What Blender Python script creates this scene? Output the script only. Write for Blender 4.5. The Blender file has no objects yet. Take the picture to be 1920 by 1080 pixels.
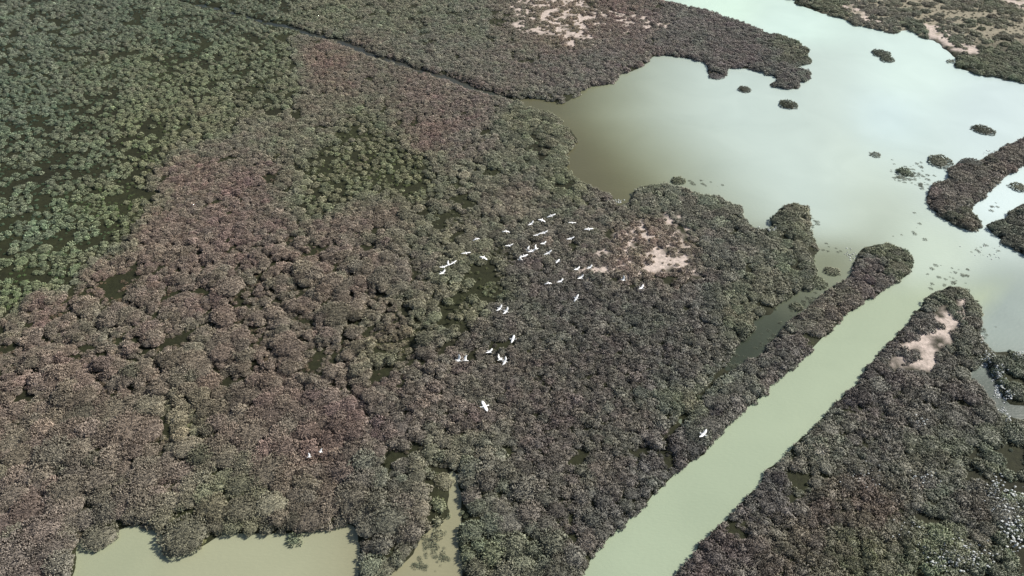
import bpy, bmesh, math, random
import numpy as np
from mathutils import Vector, Matrix, noise as mnoise

random.seed(7); rng = np.random.default_rng(11)
R = math.radians
scene = bpy.context.scene
col = scene.collection

# ------------------------------------------------------------------ camera, sky, sun
H, PITCH, F = 70.0, R(41.8), 1300.0           # drone height (m), tilt below the horizon, focal length in 1920-px units
cam_d = bpy.data.cameras.new('camera'); cam = bpy.data.objects.new('camera', cam_d); col.objects.link(cam)
cam.location = (0, 0, H); cam.rotation_euler = (math.pi/2 - PITCH, 0, 0)
cam_d.sensor_width = 36; cam_d.lens = 36*F/1920; cam_d.clip_start = 0.5; cam_d.clip_end = 20000
scene.camera = cam
SUN_EL, SUN_AZ = R(38), R(66)                 # azimuth clockwise from the view direction (+Y)
w = bpy.data.worlds.new('World'); scene.world = w; w.use_nodes = True
nt = w.node_tree; bg = nt.nodes['Background']
sky = nt.nodes.new('ShaderNodeTexSky'); sky.sky_type = 'NISHITA'; sky.sun_disc = False
sky.sun_elevation = SUN_EL; sky.sun_rotation = SUN_AZ; sky.dust_density = 2.0; sky.air_density = 1.0
nt.links.new(sky.outputs[0], bg.inputs[0]); bg.inputs[1].default_value = 0.075
sun_d = bpy.data.lights.new('sun', 'SUN'); sun_d.energy = 4.7; sun_d.angle = R(0.6); sun_d.color = (1, .955, .89)
sun = bpy.data.objects.new('sun', sun_d); col.objects.link(sun)
sv = Vector((math.sin(SUN_AZ)*math.cos(SUN_EL), math.cos(SUN_AZ)*math.cos(SUN_EL), math.sin(SUN_EL)))
sun.rotation_euler = sv.to_track_quat('Z', 'Y').to_euler(); sun.location = (60, 60, 120)
vs = scene.view_settings; vs.view_transform = 'Standard'; vs.look = 'None'; vs.exposure = 0.55; vs.gamma = 1

# ------------------------------------------------------------------ helpers
CP, SP = math.cos(PITCH), math.sin(PITCH)
def ground(px, py, z=0.0):
    """point of the level z that the photograph shows at pixel (px, py)"""
    u = (np.asarray(px, float)-960)/F; v = (540-np.asarray(py, float))/F
    dy = CP + v*SP; dz = -SP + v*CP
    t = (z-H)/dz
    return u*t, dy*t
def pixel(x, y, z=0.0):
    dz = z-H
    d = y*CP - dz*SP
    return 960 + F*x/d, 540 - F*(y*SP + dz*CP)/d, d
def lin(c): 
    c = np.asarray(c, float)/255.0
    return np.where(c <= .04045, c/12.92, ((c+.055)/1.055)**2.4)
def hsh(ix, iy, s):
    n = (ix.astype(np.int64)*374761393 + iy.astype(np.int64)*668265263 + s*974634777) & 0xffffffff
    n = ((n ^ (n >> 13))*1274126177) & 0xffffffff
    return ((n ^ (n >> 16)) & 0xffff)/65535.0
def vnoise(x, y, s=0):
    x = np.asarray(x, float); y = np.asarray(y, float)
    ix = np.floor(x); iy = np.floor(y); fx = x-ix; fy = y-iy
    fx = fx*fx*(3-2*fx); fy = fy*fy*(3-2*fy)
    a = hsh(ix, iy, s); b = hsh(ix+1, iy, s); c = hsh(ix, iy+1, s); d = hsh(ix+1, iy+1, s)
    return (a*(1-fx)+b*fx)*(1-fy) + (c*(1-fx)+d*fx)*fy
def fbm(x, y, s=0, o=3):
    v = 0; a = .5; t = 0
    for k in range(o):
        v = v + a*vnoise(x*2**k, y*2**k, s+k*17); t += a; a *= .5
    return v/t
def inside(poly, x, y):
    r = np.zeros(x.shape, bool); n = len(poly)
    p = np.asarray(poly, float); x0, y0 = p.min(0); x1, y1 = p.max(0)
    m = (x >= x0) & (x <= x1) & (y >= y0) & (y <= y1)
    if not m.any(): return r
    xs = x[m]; ys = y[m]; q = np.zeros(xs.shape, bool)
    for i in range(n):
        ax, ay = p[i]; bx, by = p[(i+1) % n]
        if ay == by: continue
        c = ((ay > ys) != (by > ys)) & (xs < (bx-ax)*(ys-ay)/(by-ay)+ax)
        q ^= c
    r[m] = q
    return r
def smooth(a, b, x):
    t = np.clip((x-a)/(b-a), 0, 1); return t*t*(3-2*t)
def tag(o, label=None, cat=None, group=None, kind=None):
    if label: o['label'] = label
    if cat: o['category'] = cat
    if group: o['group'] = group
    if kind: o['kind'] = kind
    return o
def mesh_np(name, verts, faces, mat, smooth_=False):
    """faces: int array (n,3) or (n,4)"""
    me = bpy.data.meshes.new(name); faces = np.asarray(faces, np.int32); k = faces.shape[1]
    me.vertices.add(len(verts)); me.vertices.foreach_set('co', np.asarray(verts, np.float32).ravel())
    me.loops.add(faces.size); me.loops.foreach_set('vertex_index', faces.ravel())
    me.polygons.add(len(faces)); me.polygons.foreach_set('loop_start', np.arange(0, faces.size, k, dtype=np.int32))
    if smooth_: me.polygons.foreach_set('use_smooth', np.ones(len(faces), bool))
    me.update(calc_edges=True); me.validate()
    if mat: me.materials.append(mat)
    return me
def set_col(me, name, c):
    a = me.attributes.new(name, 'FLOAT_COLOR', 'POINT')
    c = np.asarray(c, np.float32)
    a.data.foreach_set('color', np.concatenate([c, np.ones((len(c), 1), np.float32)], 1).ravel())

# ------------------------------------------------------------------ outlines read off the photograph (1920 x 1080 pixels, run on past the frame)
WATER = [
 # river, lagoon, canal and the dark side channel: the water all one sheet
 [(1100,-160),(1195,-25),(1250,2),(1330,20),(1395,45),(1440,62),(1492,75),(1516,90),(1520,118),(1492,126),(1520,134),(1525,148),(1497,153),(1492,169),(1440,160),(1462,150),
  (1420,134),(1398,128),(1366,126),(1360,146),(1328,145),(1325,118),(1280,107),(1222,105),(1214,125),(1165,140),(1148,156),(1102,160),(1090,177),(1050,196),(1012,184),(968,184),
  (985,199),(1040,216),(1073,244),(1086,264),(1070,286),(1060,312),(1088,340),(1122,356),(1150,370),(1160,388),(1180,376),(1195,352),(1240,343),(1272,346),(1302,362),(1350,372),
  (1390,388),(1408,424),(1436,432),(1458,394),(1485,379),(1515,388),(1520,412),(1520,436),(1535,466),(1525,492),(1537,520),(1512,538),(1462,567),(1440,590),(1414,598),
  (1423,617),(1385,647),(1358,686),(1326,722),(1296,752),(1308,754),(1330,734),(1342,712),(1430,662),
  (1480,602),(1514,578),(1557,541),(1596,518),(1600,493),(1612,468),(1630,459),(1677,459),(1700,470),(1716,493),(1710,510),(1693,518),
  (1670,537),(1637,557),(1584,593),(1566,617),(1527,650),(1493,687),(1443,727),(1413,757),(1373,790),(1323,843),(1276,888),(1233,920),(1190,967),(1147,1000),(1107,1053),(1086,1086),(1000,1200),(960,1300),
  (1160,1300),(1200,1170),(1262,1088),(1287,1053),(1313,1020),(1373,960),(1423,910),(1437,883),(1480,843),(1513,810),(1547,780),(1577,747),(1607,713),(1640,670),(1677,633),(1707,600),(1740,560),
  (1767,541),(1800,533),(1817,550),(1837,577),(1841,607),(1838,637),(1846,656),(1866,664),(1897,655),(1920,666),(2010,700),(2400,820),(2600,500),(2600,260),(2100,192),(1920,155),(1880,148),(1847,143),(1800,130),(1786,122),
  (1790,113),(1780,97),(1763,83),(1753,78),(1727,70),(1710,60),(1687,55),(1683,63),(1630,54),(1597,43),(1573,33),(1533,23),(1510,13),(1477,0),(1430,-30),(1330,-160)],
 # pond at the lower left
 [(100,1250),(122,1120),(134,1078),(140,1050),(146,996),(160,1000),(165,1012),(205,1012),(222,992),(250,986),(300,1000),(314,1026),(345,1037),(390,1016),(410,1000),(440,1001),(480,1004),(550,1001),(590,996),(640,986),(656,978),(666,1000),(670,1050),(676,1085),(685,1250)],
 # narrow inlet at the lower middle
 [(796,872),(818,882),(850,880),(862,882),(855,905),(866,926),(858,960),(872,972),(855,992),(864,1040),(866,1090),(868,1250),(715,1250),(726,1090),(748,1062),(772,1044),(790,1006),(814,986),(842,976),(846,930),(838,888),(812,886)],
 # ditch running through the upper scrub
 [(330,-3),(430,22),(540,49),(640,75),(710,101),(775,124),(838,143),(900,167),(968,188),(966,192),(895,172),(828,148),(770,129),(703,108),(636,82),(536,53),(429,25),(328,0)],
 [(1240,818),(1262,800),(1280,772),(1290,776),(1276,800),(1254,822)], [(1184,852),(1210,838),(1216,846),(1194,858)],
 # pools among the shrubs at the right edge
 [(1808,708),(1832,718),(1852,745),(1872,754),(1868,772),(1890,782),(1925,786),(2050,822),(2050,778),(1925,762),(1894,760),(1874,722),(1856,702),(1846,676),(1838,690)],
]
ISLES = [  # land standing in that water
 [(1737,367),(1738,383),(1763,407),(1800,427),(1827,435),(1842,424),(1833,410),(1820,397),(1827,383),(1847,367),(1860,356),(1868,346),(1890,327),(1922,310),(2060,250),(2200,215),(2200,175),(2060,195),(1922,254),(1893,268),(1863,284),(1840,298),(1800,308),(1774,318),(1778,336),(1752,341)],
 [(1851,420),(1860,413),(1887,410),(1891,393),(1922,378),(2060,340),(2300,330),(2300,480),(2060,520),(1925,482),(1890,461),(1871,444),(1854,434)],
]
SAND = [
 [(985,-90),(962,3),(957,63),(1033,72),(1057,94),(1122,92),(1133,58),(1173,63),(1246,60),(1258,43),(1207,27),(1107,22),(1083,0),(1075,-90)],
 [(1125,470),(1150,440),(1200,414),(1250,398),(1296,425),(1286,455),(1306,480),(1320,519),(1250,516),(1180,531),(1112,529),(1083,514),(1105,496)],
 [(1758,572),(1806,560),(1814,592),(1784,627),(1790,650),(1752,668),(1752,698),(1715,698),(1664,696),(1672,660),(1702,642),(1732,622),(1748,598)],
 [(1560,-20),(1590,28),(1612,44),(1692,53),(1680,44),(1630,36),(1600,10),(1590,-20)],
 [(1728,48),(1742,74),(1790,98),(1842,106),(1838,96),(1790,76),(1762,52)],
 [(1862,-30),(1868,4),(1920,14),(2100,40),(2100,-30)],
 [(1142,372),(1152,370),(1162,388),(1180,378),(1176,364),(1168,372)],
]
# colour of the growth (sRGB as photographed), crown radius in metres, how much bare ground shows
A = [
 (60,60,(76,90,84),.85,.22),(200,30,(72,86,80),.85,.22),(350,60,(74,90,78),.85,.26),(480,20,(82,94,84),.8,.25),(60,200,(70,88,78),.9,.24),(200,150,(80,92,76),.9,.20),(330,150,(88,98,74),.95,.20),(480,120,(86,98,78),.9,.22),
 (60,320,(74,90,74),.9,.26),(180,300,(78,92,74),.9,.24),(270,270,(92,102,70),.95,.30),(60,440,(76,94,78),.9,.26),(160,440,(82,100,76),.9,.26),(220,400,(92,106,70),1.0,.28),(40,540,(84,102,66),1.0,.22),(110,500,(86,102,74),.9,.24),(-120,300,(74,90,78),.9,.24),(-150,520,(84,98,70),.9,.24),
 (380,230,(94,102,76),.85,.2),(520,180,(90,98,78),.85,.2),(430,300,(104,98,84),.7,.10),(560,260,(98,98,78),.8,.16),
 (620,130,(106,88,78),.6,.08),(600,220,(100,92,78),.7,.1),(700,140,(98,92,80),.65,.08),(800,190,(100,86,80),.65,.08),(820,250,(104,84,78),.7,.12),(890,190,(96,86,80),.7,.08),(880,270,(92,86,78),.8,.15),
 (620,20,(92,98,84),.75,.12),(760,40,(96,100,84),.7,.10),(880,60,(90,94,82),.7,.10),(820,100,(90,90,80),.65,.08),(930,120,(92,88,80),.65,.06),(1040,140,(92,86,82),.7,.04),(1120,120,(90,84,82),.75,.04),(960,40,(112,104,92),.6,.3),
 (660,230,(96,100,76),.85,.22),(700,300,(102,108,74),1.0,.32),(760,330,(104,112,76),1.1,.34),(640,320,(92,98,68),1.0,.36),(600,380,(96,104,76),1.0,.22),(840,340,(92,94,74),1.0,.32),(900,340,(96,98,78),1.0,.28),
 (980,240,(96,102,84),1.1,.12),(1050,270,(104,110,92),1.2,.08),(980,310,(100,104,86),1.1,.2),(1060,350,(98,106,84),1.0,.25),(960,370,(104,94,82),1.1,.14),
 (360,330,(112,94,84),.6,.05),(450,350,(112,92,86),.6,.05),(420,430,(112,92,86),.65,.05),(300,450,(110,92,82),.7,.06),(520,440,(110,94,86),.7,.06),(200,520,(112,94,82),.8,.06),(330,540,(110,92,84),.8,.06),(100,600,(112,94,84),.8,.06),
 (640,440,(106,92,82),.8,.08),(720,420,(104,96,80),1.2,.14),(560,520,(112,98,84),1.8,.12),(680,540,(106,94,82),1.6,.10),(460,600,(110,96,84),2.2,.10),(690,600,(106,96,80),2.4,.10),(600,640,(112,98,86),2.4,.10),
 (250,640,(110,98,86),1.5,.08),(60,700,(110,94,84),1.2,.06),(180,720,(112,98,86),1.8,.10),(330,680,(112,100,86),2.2,.10),(480,720,(114,98,86),2.3,.08),(280,800,(112,96,86),2.0,.08),(60,840,(112,98,86),1.8,.07),
 (330,790,(116,116,84),1.5,.34),(480,820,(112,94,86),1.8,.05),(600,760,(106,90,82),1.6,.05),(600,850,(112,92,82),1.5,.05),(150,900,(110,98,88),1.8,.06),(60,980,(106,94,86),2.0,.05),(60,1060,(100,90,86),2.0,.05),(300,900,(112,100,88),1.9,.05),(450,950,(112,114,86),1.8,.03),(560,940,(106,94,82),1.8,.04),(350,1000,(112,110,84),2.2,.02),(220,960,(104,98,86),1.6,.06),(-150,800,(110,96,86),1.8,.06),
 (830,440,(92,92,72),1.1,.34),(890,420,(94,92,76),1.2,.30),(860,520,(96,96,74),1.2,.22),(900,540,(80,84,54),1.0,.45),(800,600,(94,94,72),1.2,.20),(740,650,(96,92,66),1.5,.34),(870,590,(92,94,66),1.0,.30),(780,500,(100,92,82),1.1,.08),
 (1000,450,(86,82,74),1.0,.14),(1060,440,(88,84,76),.9,.12),(1000,400,(100,94,80),.9,.06),(1120,400,(88,86,76),.9,.10),(1010,520,(82,76,74),.8,.06),(1080,560,(76,74,72),.75,.04),(950,590,(80,78,72),.8,.05),
 (1200,460,(128,108,94),.5,.3),(1250,470,(124,108,94),.5,.3),(1270,400,(92,92,82),1.2,.08),(1220,360,(92,96,82),1.3,.08),(1360,400,(96,98,86),1.5,.08),(1400,470,(90,92,80),1.3,.10),(1490,420,(88,92,76),1.5,.10),(1490,500,(98,102,86),1.2,.16),(1440,540,(92,96,80),1.1,.16),(1360,480,(86,84,80),1.1,.05),
 (1200,580,(76,76,72),.75,.04),(1320,580,(76,76,74),.8,.05),(1390,590,(92,94,72),1.2,.12),(1120,650,(78,72,70),.7,.04),(1260,680,(74,72,70),.75,.05),(1340,640,(78,76,70),.9,.06),(900,640,(84,78,72),.8,.06),(820,700,(94,84,78),.9,.06),(760,740,(98,84,78),.9,.04),(960,720,(82,74,70),.7,.03),(1100,760,(80,72,70),.7,.03),(860,780,(90,80,74),.8,.04),(720,820,(94,82,78),.9,.05),(1000,860,(82,74,72),.75,.03),(1160,820,(80,76,70),.8,.05),(860,850,(90,92,74),1.2,.10),(1100,900,(82,78,70),.9,.06),
 (700,900,(92,88,80),1.7,.14),(760,950,(96,88,78),1.8,.14),(720,1000,(94,92,82),1.6,.12),(740,1050,(84,88,74),1.5,.12),(820,940,(100,104,74),1.2,.4),(900,900,(88,90,78),1.8,.06),(960,960,(88,84,78),1.7,.06),(900,1020,(82,90,76),1.7,.04),(1000,1040,(80,84,74),1.5,.05),(1080,980,(82,76,72),1.1,.06),
 (1130,960,(78,74,76),1.0,.04),(1220,880,(76,74,74),1.0,.04),(1340,770,(80,76,76),1.0,.03),(1460,670,(82,78,76),1.0,.02),(1560,580,(88,82,72),1.1,.02),(1640,510,(84,76,76),1.2,.02),(1690,490,(84,96,78),1.3,.02),(1640,470,(82,92,78),1.2,.02),(1310,760,(98,104,88),1.2,.1),(1280,860,(76,72,74),1.0,.04),
 (1200,60,(98,86,84),.7,.12),(1280,60,(86,82,82),.8,.04),(1400,90,(84,78,80),.9,.02),(1490,100,(76,84,76),1.0,.02),(1470,145,(80,78,78),1.0,.02),(1060,40,(128,112,92),.5,.45),(1160,40,(112,94,88),.6,.3),
 (1560,10,(86,94,78),1.0,.2),(1640,20,(92,90,80),1.0,.3),(1740,30,(96,92,76),1.2,.62),(1840,60,(92,92,72),1.1,.66),(1800,80,(84,88,74),1.3,.25),(1720,60,(78,92,82),1.1,.1),(1850,120,(84,94,76),1.1,.1),(1900,40,(96,94,74),1.1,.62),(1660,0,(96,92,78),1.0,.6),(1900,140,(78,88,76),1.1,.06),
 (1780,360,(84,76,72),1.1,.02),(1860,310,(86,78,72),1.1,.02),(1810,415,(76,80,68),1.1,.02),(1900,420,(74,76,68),1.2,.02),(1920,290,(86,76,72),1.1,.02),
 (1700,640,(80,76,74),1.1,.08),(1800,550,(78,84,76),1.2,.04),(1810,640,(80,80,70),1.2,.06),(1620,740,(76,72,72),1.1,.06),(1700,760,(78,74,70),1.0,.06),(1800,760,(80,76,72),1.5,.06),(1880,700,(76,86,78),1.5,.4),(1540,830,(82,82,72),1.0,.14),(1440,920,(74,72,72),1.0,.06),(1640,840,(76,76,70),1.0,.08),(1500,900,(84,84,72),.9,.2),(1740,860,(78,82,70),1.1,.1),(1880,840,(74,82,76),1.5,.42),(1560,940,(82,70,62),.9,.05),(1640,960,(84,74,62),.9,.05),(1760,930,(86,88,78),1.0,.14),(1840,960,(76,72,66),1.3,.1),(1340,1050,(80,70,70),.9,.04),(1480,1040,(82,74,62),.9,.04),(1600,1050,(78,84,62),1.0,.06),(1740,1040,(88,98,78),1.0,.16),(1900,930,(110,122,110),.7,.4),(1860,1050,(100,110,98),.9,.3),(2050,900,(80,84,74),1.2,.15),
]
AX = np.array([a[0] for a in A], float); AY = np.array([a[1] for a in A], float)
AC = np.array([lin(a[2]) for a in A]); AR = np.array([a[3] for a in A]); AG = np.array([a[4]*(1 if a[2][1] > a[2][0]+8 or a[1] < 100 else .72) for a in A])
def anchors(px, py, val, X=AX, Y=AY, power=5.0, soft=18.0):
    out = []
    px = np.atleast_1d(px); py = np.atleast_1d(py)
    for i in range(0, len(px), 20000):
        d = np.hypot(px[i:i+20000, None]-X[None], (py[i:i+20000, None]-Y[None])*1.25)+soft
        wt = (100/d)**power; wt /= wt.sum(1, keepdims=True)
        out.append(wt @ val)
    return np.concatenate(out)
def warp(px, py, x, y, k=1.0):
    """let an outline read off the picture run raggedly over the ground"""
    return (px + k*(14*(fbm(x*.35, y*.35, 3)-.5) + 8*(vnoise(x*1.3, y*1.3, 5)-.5)),
            py + k*(10*(fbm(x*.35, y*.35, 9)-.5) + 6*(vnoise(x*1.3, y*1.3, 8)-.5)))
def land_mask(px, py, x, y):
    qx, qy = warp(px, py, x, y, .8)
    m = np.ones(px.shape, bool)
    for p in WATER: m &= ~inside(p, qx, qy)
    for p in ISLES: m |= inside(p, qx, qy)
    return m
def sand_mask(px, py, x, y):
    qx, qy = warp(px, py, x, y, 1.3)
    m = np.zeros(px.shape, bool)
    for p in SAND: m |= inside(p, qx, qy)
    return m

# bare dark lanes and holes in the growth: width in pixels, then the line
LANES = [(14,[(1590,770),(1610,772)]),(14,[(1478,926),(1508,914)]),(12,[(1392,988),(1424,968)]),(9,[(477,498),(480,515)]),(7,[(437,550),(437,575),(474,578),(480,560)]),(8,[(500,545),(540,593),(580,600)]),(9,[(447,598),(500,647),(503,673),(477,693)]),(10,[(300,660),(335,653)]),(13,[(257,640),(268,672)]),(8,[(210,640),(220,656)]),
 (8,[(660,553),(693,540),(730,577),(773,600),(810,614)]),(24,[(722,640),(765,662)]),(7,[(745,600),(742,640)]),(18,[(818,424),(890,408)]),(9,[(820,462),(828,474)]),(20,[(902,515),(927,530),(918,556)]),(14,[(842,582),(872,578)]),(14,[(933,470),(960,487)]),
 (11,[(352,758),(364,806)]),(6,[(312,780),(304,840),(294,828)]),(12,[(28,792),(48,804)]),(12,[(58,732),(70,740)]),(6,[(193,730),(193,752)]),(9,[(317,912),(326,955)]),(8,[(160,930),(163,985)]),(6,[(730,868),(740,920)]),(5,[(888,828),(888,872)]),
 (5,[(910,910),(960,947),(1024,970)]),(7,[(856,963),(888,970)]),(10,[(1068,978),(1052,1012),(1026,1038)]),(10,[(797,867),(828,880)]),(6,[(585,470),(600,495)]),(7,[(395,-10),(450,12),(540,50)]),(5,[(330,0),(430,26),(540,56),(600,78)]),(6,[(838,142),(900,168),(965,188)]),(5,[(470,0),(560,32),(640,58)]),(7,[(560,640),(600,655),(640,650)]),(6,[(520,690),(560,700)]),(7,[(115,690),(140,684)]),(6,[(880,800),(905,815)]),
 (14,[(1180,858),(1215,840)]),(10,[(1700,1000),(1690,960)]),(9,[(1605,850),(1640,830)]),(7,[(1640,760),(1655,800)]),(10,[(640,310),(660,330)]),(14,[(700,330),(730,345)]),(12,[(255,290),(290,300)]),(12,[(150,395),(190,390)]),(10,[(160,470),(200,480)])]
def seg_dist(px, py, a, b):
    ax, ay = a; bx, by = b; dx, dy = bx-ax, by-ay
    t = np.clip(((px-ax)*dx+(py-ay)*dy)/(dx*dx+dy*dy+1e-6), 0, 1)
    return np.hypot(px-ax-t*dx, (py-ay-t*dy)*1.2)
RX0, RY0, RS_ = -320, -180, 2.0
rpx, rpy = np.meshgrid(np.arange(RX0, 2260, RS_), np.arange(RY0, 1330, RS_))
rgx, rgy = ground(rpx, rpy)
R_LAND = land_mask(rpx, rpy, rgx, rgy); R_SAND = sand_mask(rpx, rpy, rgx, rgy)
R_LANE = np.zeros(rpx.shape, bool)
_qx, _qy = warp(rpx, rpy, rgx, rgy, .7)
for wd_, pl in LANES:
    xs_ = [p[0] for p in pl]; ys_ = [p[1] for p in pl]
    j0, j1 = int((min(xs_)-40-RX0)/RS_), int((max(xs_)+40-RX0)/RS_); i0, i1 = int((min(ys_)-40-RY0)/RS_), int((max(ys_)+40-RY0)/RS_)
    for a_, b_ in zip(pl[:-1], pl[1:]):
        R_LANE[i0:i1, j0:j1] |= seg_dist(_qx[i0:i1, j0:j1], _qy[i0:i1, j0:j1], a_, b_) < wd_*.72
def look(ras, px, py):
    i = np.clip(((py-RY0)/RS_).astype(int), 0, ras.shape[0]-1); j = np.clip(((px-RX0)/RS_).astype(int), 0, ras.shape[1]-1)
    return ras[i, j]

# ------------------------------------------------------------------ materials
def newmat(name):
    m = bpy.data.materials.new(name); m.use_nodes = True
    return m, m.node_tree, m.node_tree.nodes['Principled BSDF']
def N(t, kind, **kw):
    n = t.nodes.new(kind)
    for k, v in kw.items(): setattr(n, k, v)
    return n
def foliage_mat(name):
    m, t, b = newmat(name)
    at = N(t, 'ShaderNodeAttribute', attribute_type='INSTANCER', attribute_name='tint')
    sh = N(t, 'ShaderNodeAttribute', attribute_type='GEOMETRY', attribute_name='sprig')
    mx = N(t, 'ShaderNodeMix', data_type='RGBA', blend_type='MULTIPLY'); mx.inputs[0].default_value = 1
    t.links.new(at.outputs['Color'], mx.inputs[6]); t.links.new(sh.outputs['Color'], mx.inputs[7])
    t.links.new(mx.outputs[2], b.inputs['Base Color'])
    b.inputs['Roughness'].default_value = .62; b.inputs['Specular IOR Level'].default_value = .35
    return m
M_LEAF = foliage_mat('shrub_leaf')

def ground_mat():
    m, t, b = newmat('marsh_ground')
    at = N(t, 'ShaderNodeAttribute', attribute_name='soil')
    tc = N(t, 'ShaderNodeTexCoord')
    n1 = N(t, 'ShaderNodeTexNoise'); n1.inputs['Scale'].default_value = 1.7; n1.inputs['Detail'].default_value = 8; n1.inputs['Roughness'].default_value = .7
    t.links.new(tc.outputs['Object'], n1.inputs['Vector'])
    r = N(t, 'ShaderNodeValToRGB'); r.color_ramp.elements[0].position = .32; r.color_ramp.elements[0].color = (.55, .55, .52, 1); r.color_ramp.elements[1].position = .68; r.color_ramp.elements[1].color = (1.25, 1.22, 1.2, 1)
    t.links.new(n1.outputs['Fac'], r.inputs[0])
    mx = N(t, 'ShaderNodeMix', data_type='RGBA', blend_type='MULTIPLY'); mx.inputs[0].default_value = 1
    t.links.new(at.outputs['Color'], mx.inputs[6]); t.links.new(r.outputs[0], mx.inputs[7]); t.links.new(mx.outputs[2], b.inputs['Base Color'])
    bp = N(t, 'ShaderNodeBump'); bp.inputs['Strength'].default_value = .6; bp.inputs['Distance'].default_value = .15
    t.links.new(n1.outputs['Fac'], bp.inputs['Height']); t.links.new(bp.outputs[0], b.inputs['Normal'])
    b.inputs['Roughness'].default_value = .85; b.inputs['Specular IOR Level'].default_value = .2
    return m
M_GROUND = ground_mat()

def water_mat():
    m, t, b = newmat('turbid_water')
    at = N(t, 'ShaderNodeAttribute', attribute_name='silt_glare')  # turbidity colour with painted sky glare mixed in
    tc = N(t, 'ShaderNodeTexCoord')
    n1 = N(t, 'ShaderNodeTexNoise'); n1.inputs['Scale'].default_value = .09; n1.inputs['Detail'].default_value = 5; n1.inputs['Distortion'].default_value = .8
    t.links.new(tc.outputs['Object'], n1.inputs['Vector'])
    r = N(t, 'ShaderNodeValToRGB'); r.color_ramp.elements[0].position = .3; r.color_ramp.elements[0].color = (.95, .955, .95, 1); r.color_ramp.elements[1].position = .7; r.color_ramp.elements[1].color = (1.04, 1.04, 1.035, 1)
    t.links.new(n1.outputs['Fac'], r.inputs[0])
    mx = N(t, 'ShaderNodeMix', data_type='RGBA', blend_type='MULTIPLY'); mx.inputs[0].default_value = 1
    t.links.new(at.outputs['Color'], mx.inputs[6]); t.links.new(r.outputs[0], mx.inputs[7]); t.links.new(mx.outputs[2], b.inputs['Base Color'])
    mp = N(t, 'ShaderNodeMapping'); mp.inputs['Scale'].default_value = (1.0, 2.2, 1); mp.inputs['Rotation'].default_value = (0, 0, R(-25))
    t.links.new(tc.outputs['Object'], mp.inputs['Vector'])
    n2 = N(t, 'ShaderNodeTexNoise'); n2.inputs['Scale'].default_value = 1.6; n2.inputs['Detail'].default_value = 4
    t.links.new(mp.outputs[0], n2.inputs['Vector'])
    bp = N(t, 'ShaderNodeBump'); bp.inputs['Strength'].default_value = .35; bp.inputs['Distance'].default_value = .05
    t.links.new(n2.outputs['Fac'], bp.inputs['Height']); t.links.new(bp.outputs[0], b.inputs['Normal'])
    b.inputs['IOR'].default_value = 1.33; b.inputs['Roughness'].default_value = .28
    return m
M_WATER = water_mat()
def flat_mat(name, c, rough=.6):
    m, t, b = newmat(name)
    tc = N(t, 'ShaderNodeTexCoord'); n1 = N(t, 'ShaderNodeTexNoise'); n1.inputs['Scale'].default_value = 9
    t.links.new(tc.outputs['Object'], n1.inputs['Vector'])
    r = N(t, 'ShaderNodeValToRGB'); r.color_ramp.elements[0].color = (*[v*.85 for v in c], 1); r.color_ramp.elements[1].color = (*c, 1)
    t.links.new(n1.outputs['Fac'], r.inputs[0]); t.links.new(r.outputs[0], b.inputs['Base Color'])
    b.inputs['Roughness'].default_value = rough
    return m
M_FEATHER = flat_mat('white_feather', (.86, .86, .84), .7)
M_BILL = flat_mat('yellow_bill', (.62, .40, .06), .4)
M_LEG = flat_mat('dark_leg', (.03, .03, .03), .5)
M_FOAM = flat_mat('white_foam', (.5, .52, .5), .7)

# ------------------------------------------------------------------ the ground: one relief, land above the water level, bed below
GS = .5
gx = np.arange(-190, 190.01, GS); gy = np.arange(14, 300.01, GS)
GX, GY = np.meshgrid(gx, gy)
PX, PY, _ = pixel(GX, GY)
LAND = land_mask(PX, PY, GX, GY).astype(float)
def blur(a, n):
    for _ in range(n):
        p = np.pad(a, 1, mode='edge')
        a = (p[:-2, 1:-1]+p[2:, 1:-1]+p[1:-1, :-2]+p[1:-1, 2:]+2*p[1:-1, 1:-1])/6
    return a
LB = blur(LAND, 3); LW = blur(LAND, 14)
SANDM = blur((sand_mask(PX, PY, GX, GY) & (LAND > .5)).astype(float), 1)
GZ = np.where(LB > .5, (LB-.5)*.5 + (LW-.5).clip(0)*.25, (LB-.5)*1.2) + .05*(fbm(GX*.4, GY*.4, 21)-.5)*(LB > .7) + .12*SANDM
def sample(F2, x, y):
    i = np.clip((np.asarray(y)-gy[0])/GS, 0, len(gy)-1.001); j = np.clip((np.asarray(x)-gx[0])/GS, 0, len(gx)-1.001)
    i0 = i.astype(int); j0 = j.astype(int); a = i-i0; b = j-j0
    return (F2[i0, j0]*(1-a)+F2[i0+1, j0]*a)*(1-b) + (F2[i0, j0+1]*(1-a)+F2[i0+1, j0+1]*a)*b
nx, ny = len(gx), len(gy)
idx = np.arange(nx*ny).reshape(ny, nx)
quads = np.stack([idx[:-1, :-1], idx[:-1, 1:], idx[1:, 1:], idx[1:, :-1]], -1).reshape(-1, 4)
keep = (np.abs(GX) < 70+GY*.72)
qk = keep.ravel()[quads].any(1)
soil_d = lin((33, 33, 21)); soil_o = lin((44, 48, 27)); soil_s = lin((182, 170, 161)); soil_b = lin((140, 134, 116))
fx = fbm(GX*.12, GY*.12, 33)[..., None]
SOIL = soil_d*(1-fx) + soil_o*fx
tan = (smooth(1500, 1650, PX)*smooth(110, 60, PY))[..., None]*.85               # dry turf beyond the river
SOIL = SOIL*(1-tan) + soil_b*tan
s_ = (SANDM*smooth(.28, .62, fbm(GX*.6, GY*.6, 41)+.08*SANDM))[..., None]
SOIL = SOIL*(1-s_) + soil_s*s_
sandq = (SANDM.ravel()[quads].mean(1) > .5)
verts = np.stack([GX, GY, GZ], -1).reshape(-1, 3)
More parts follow.
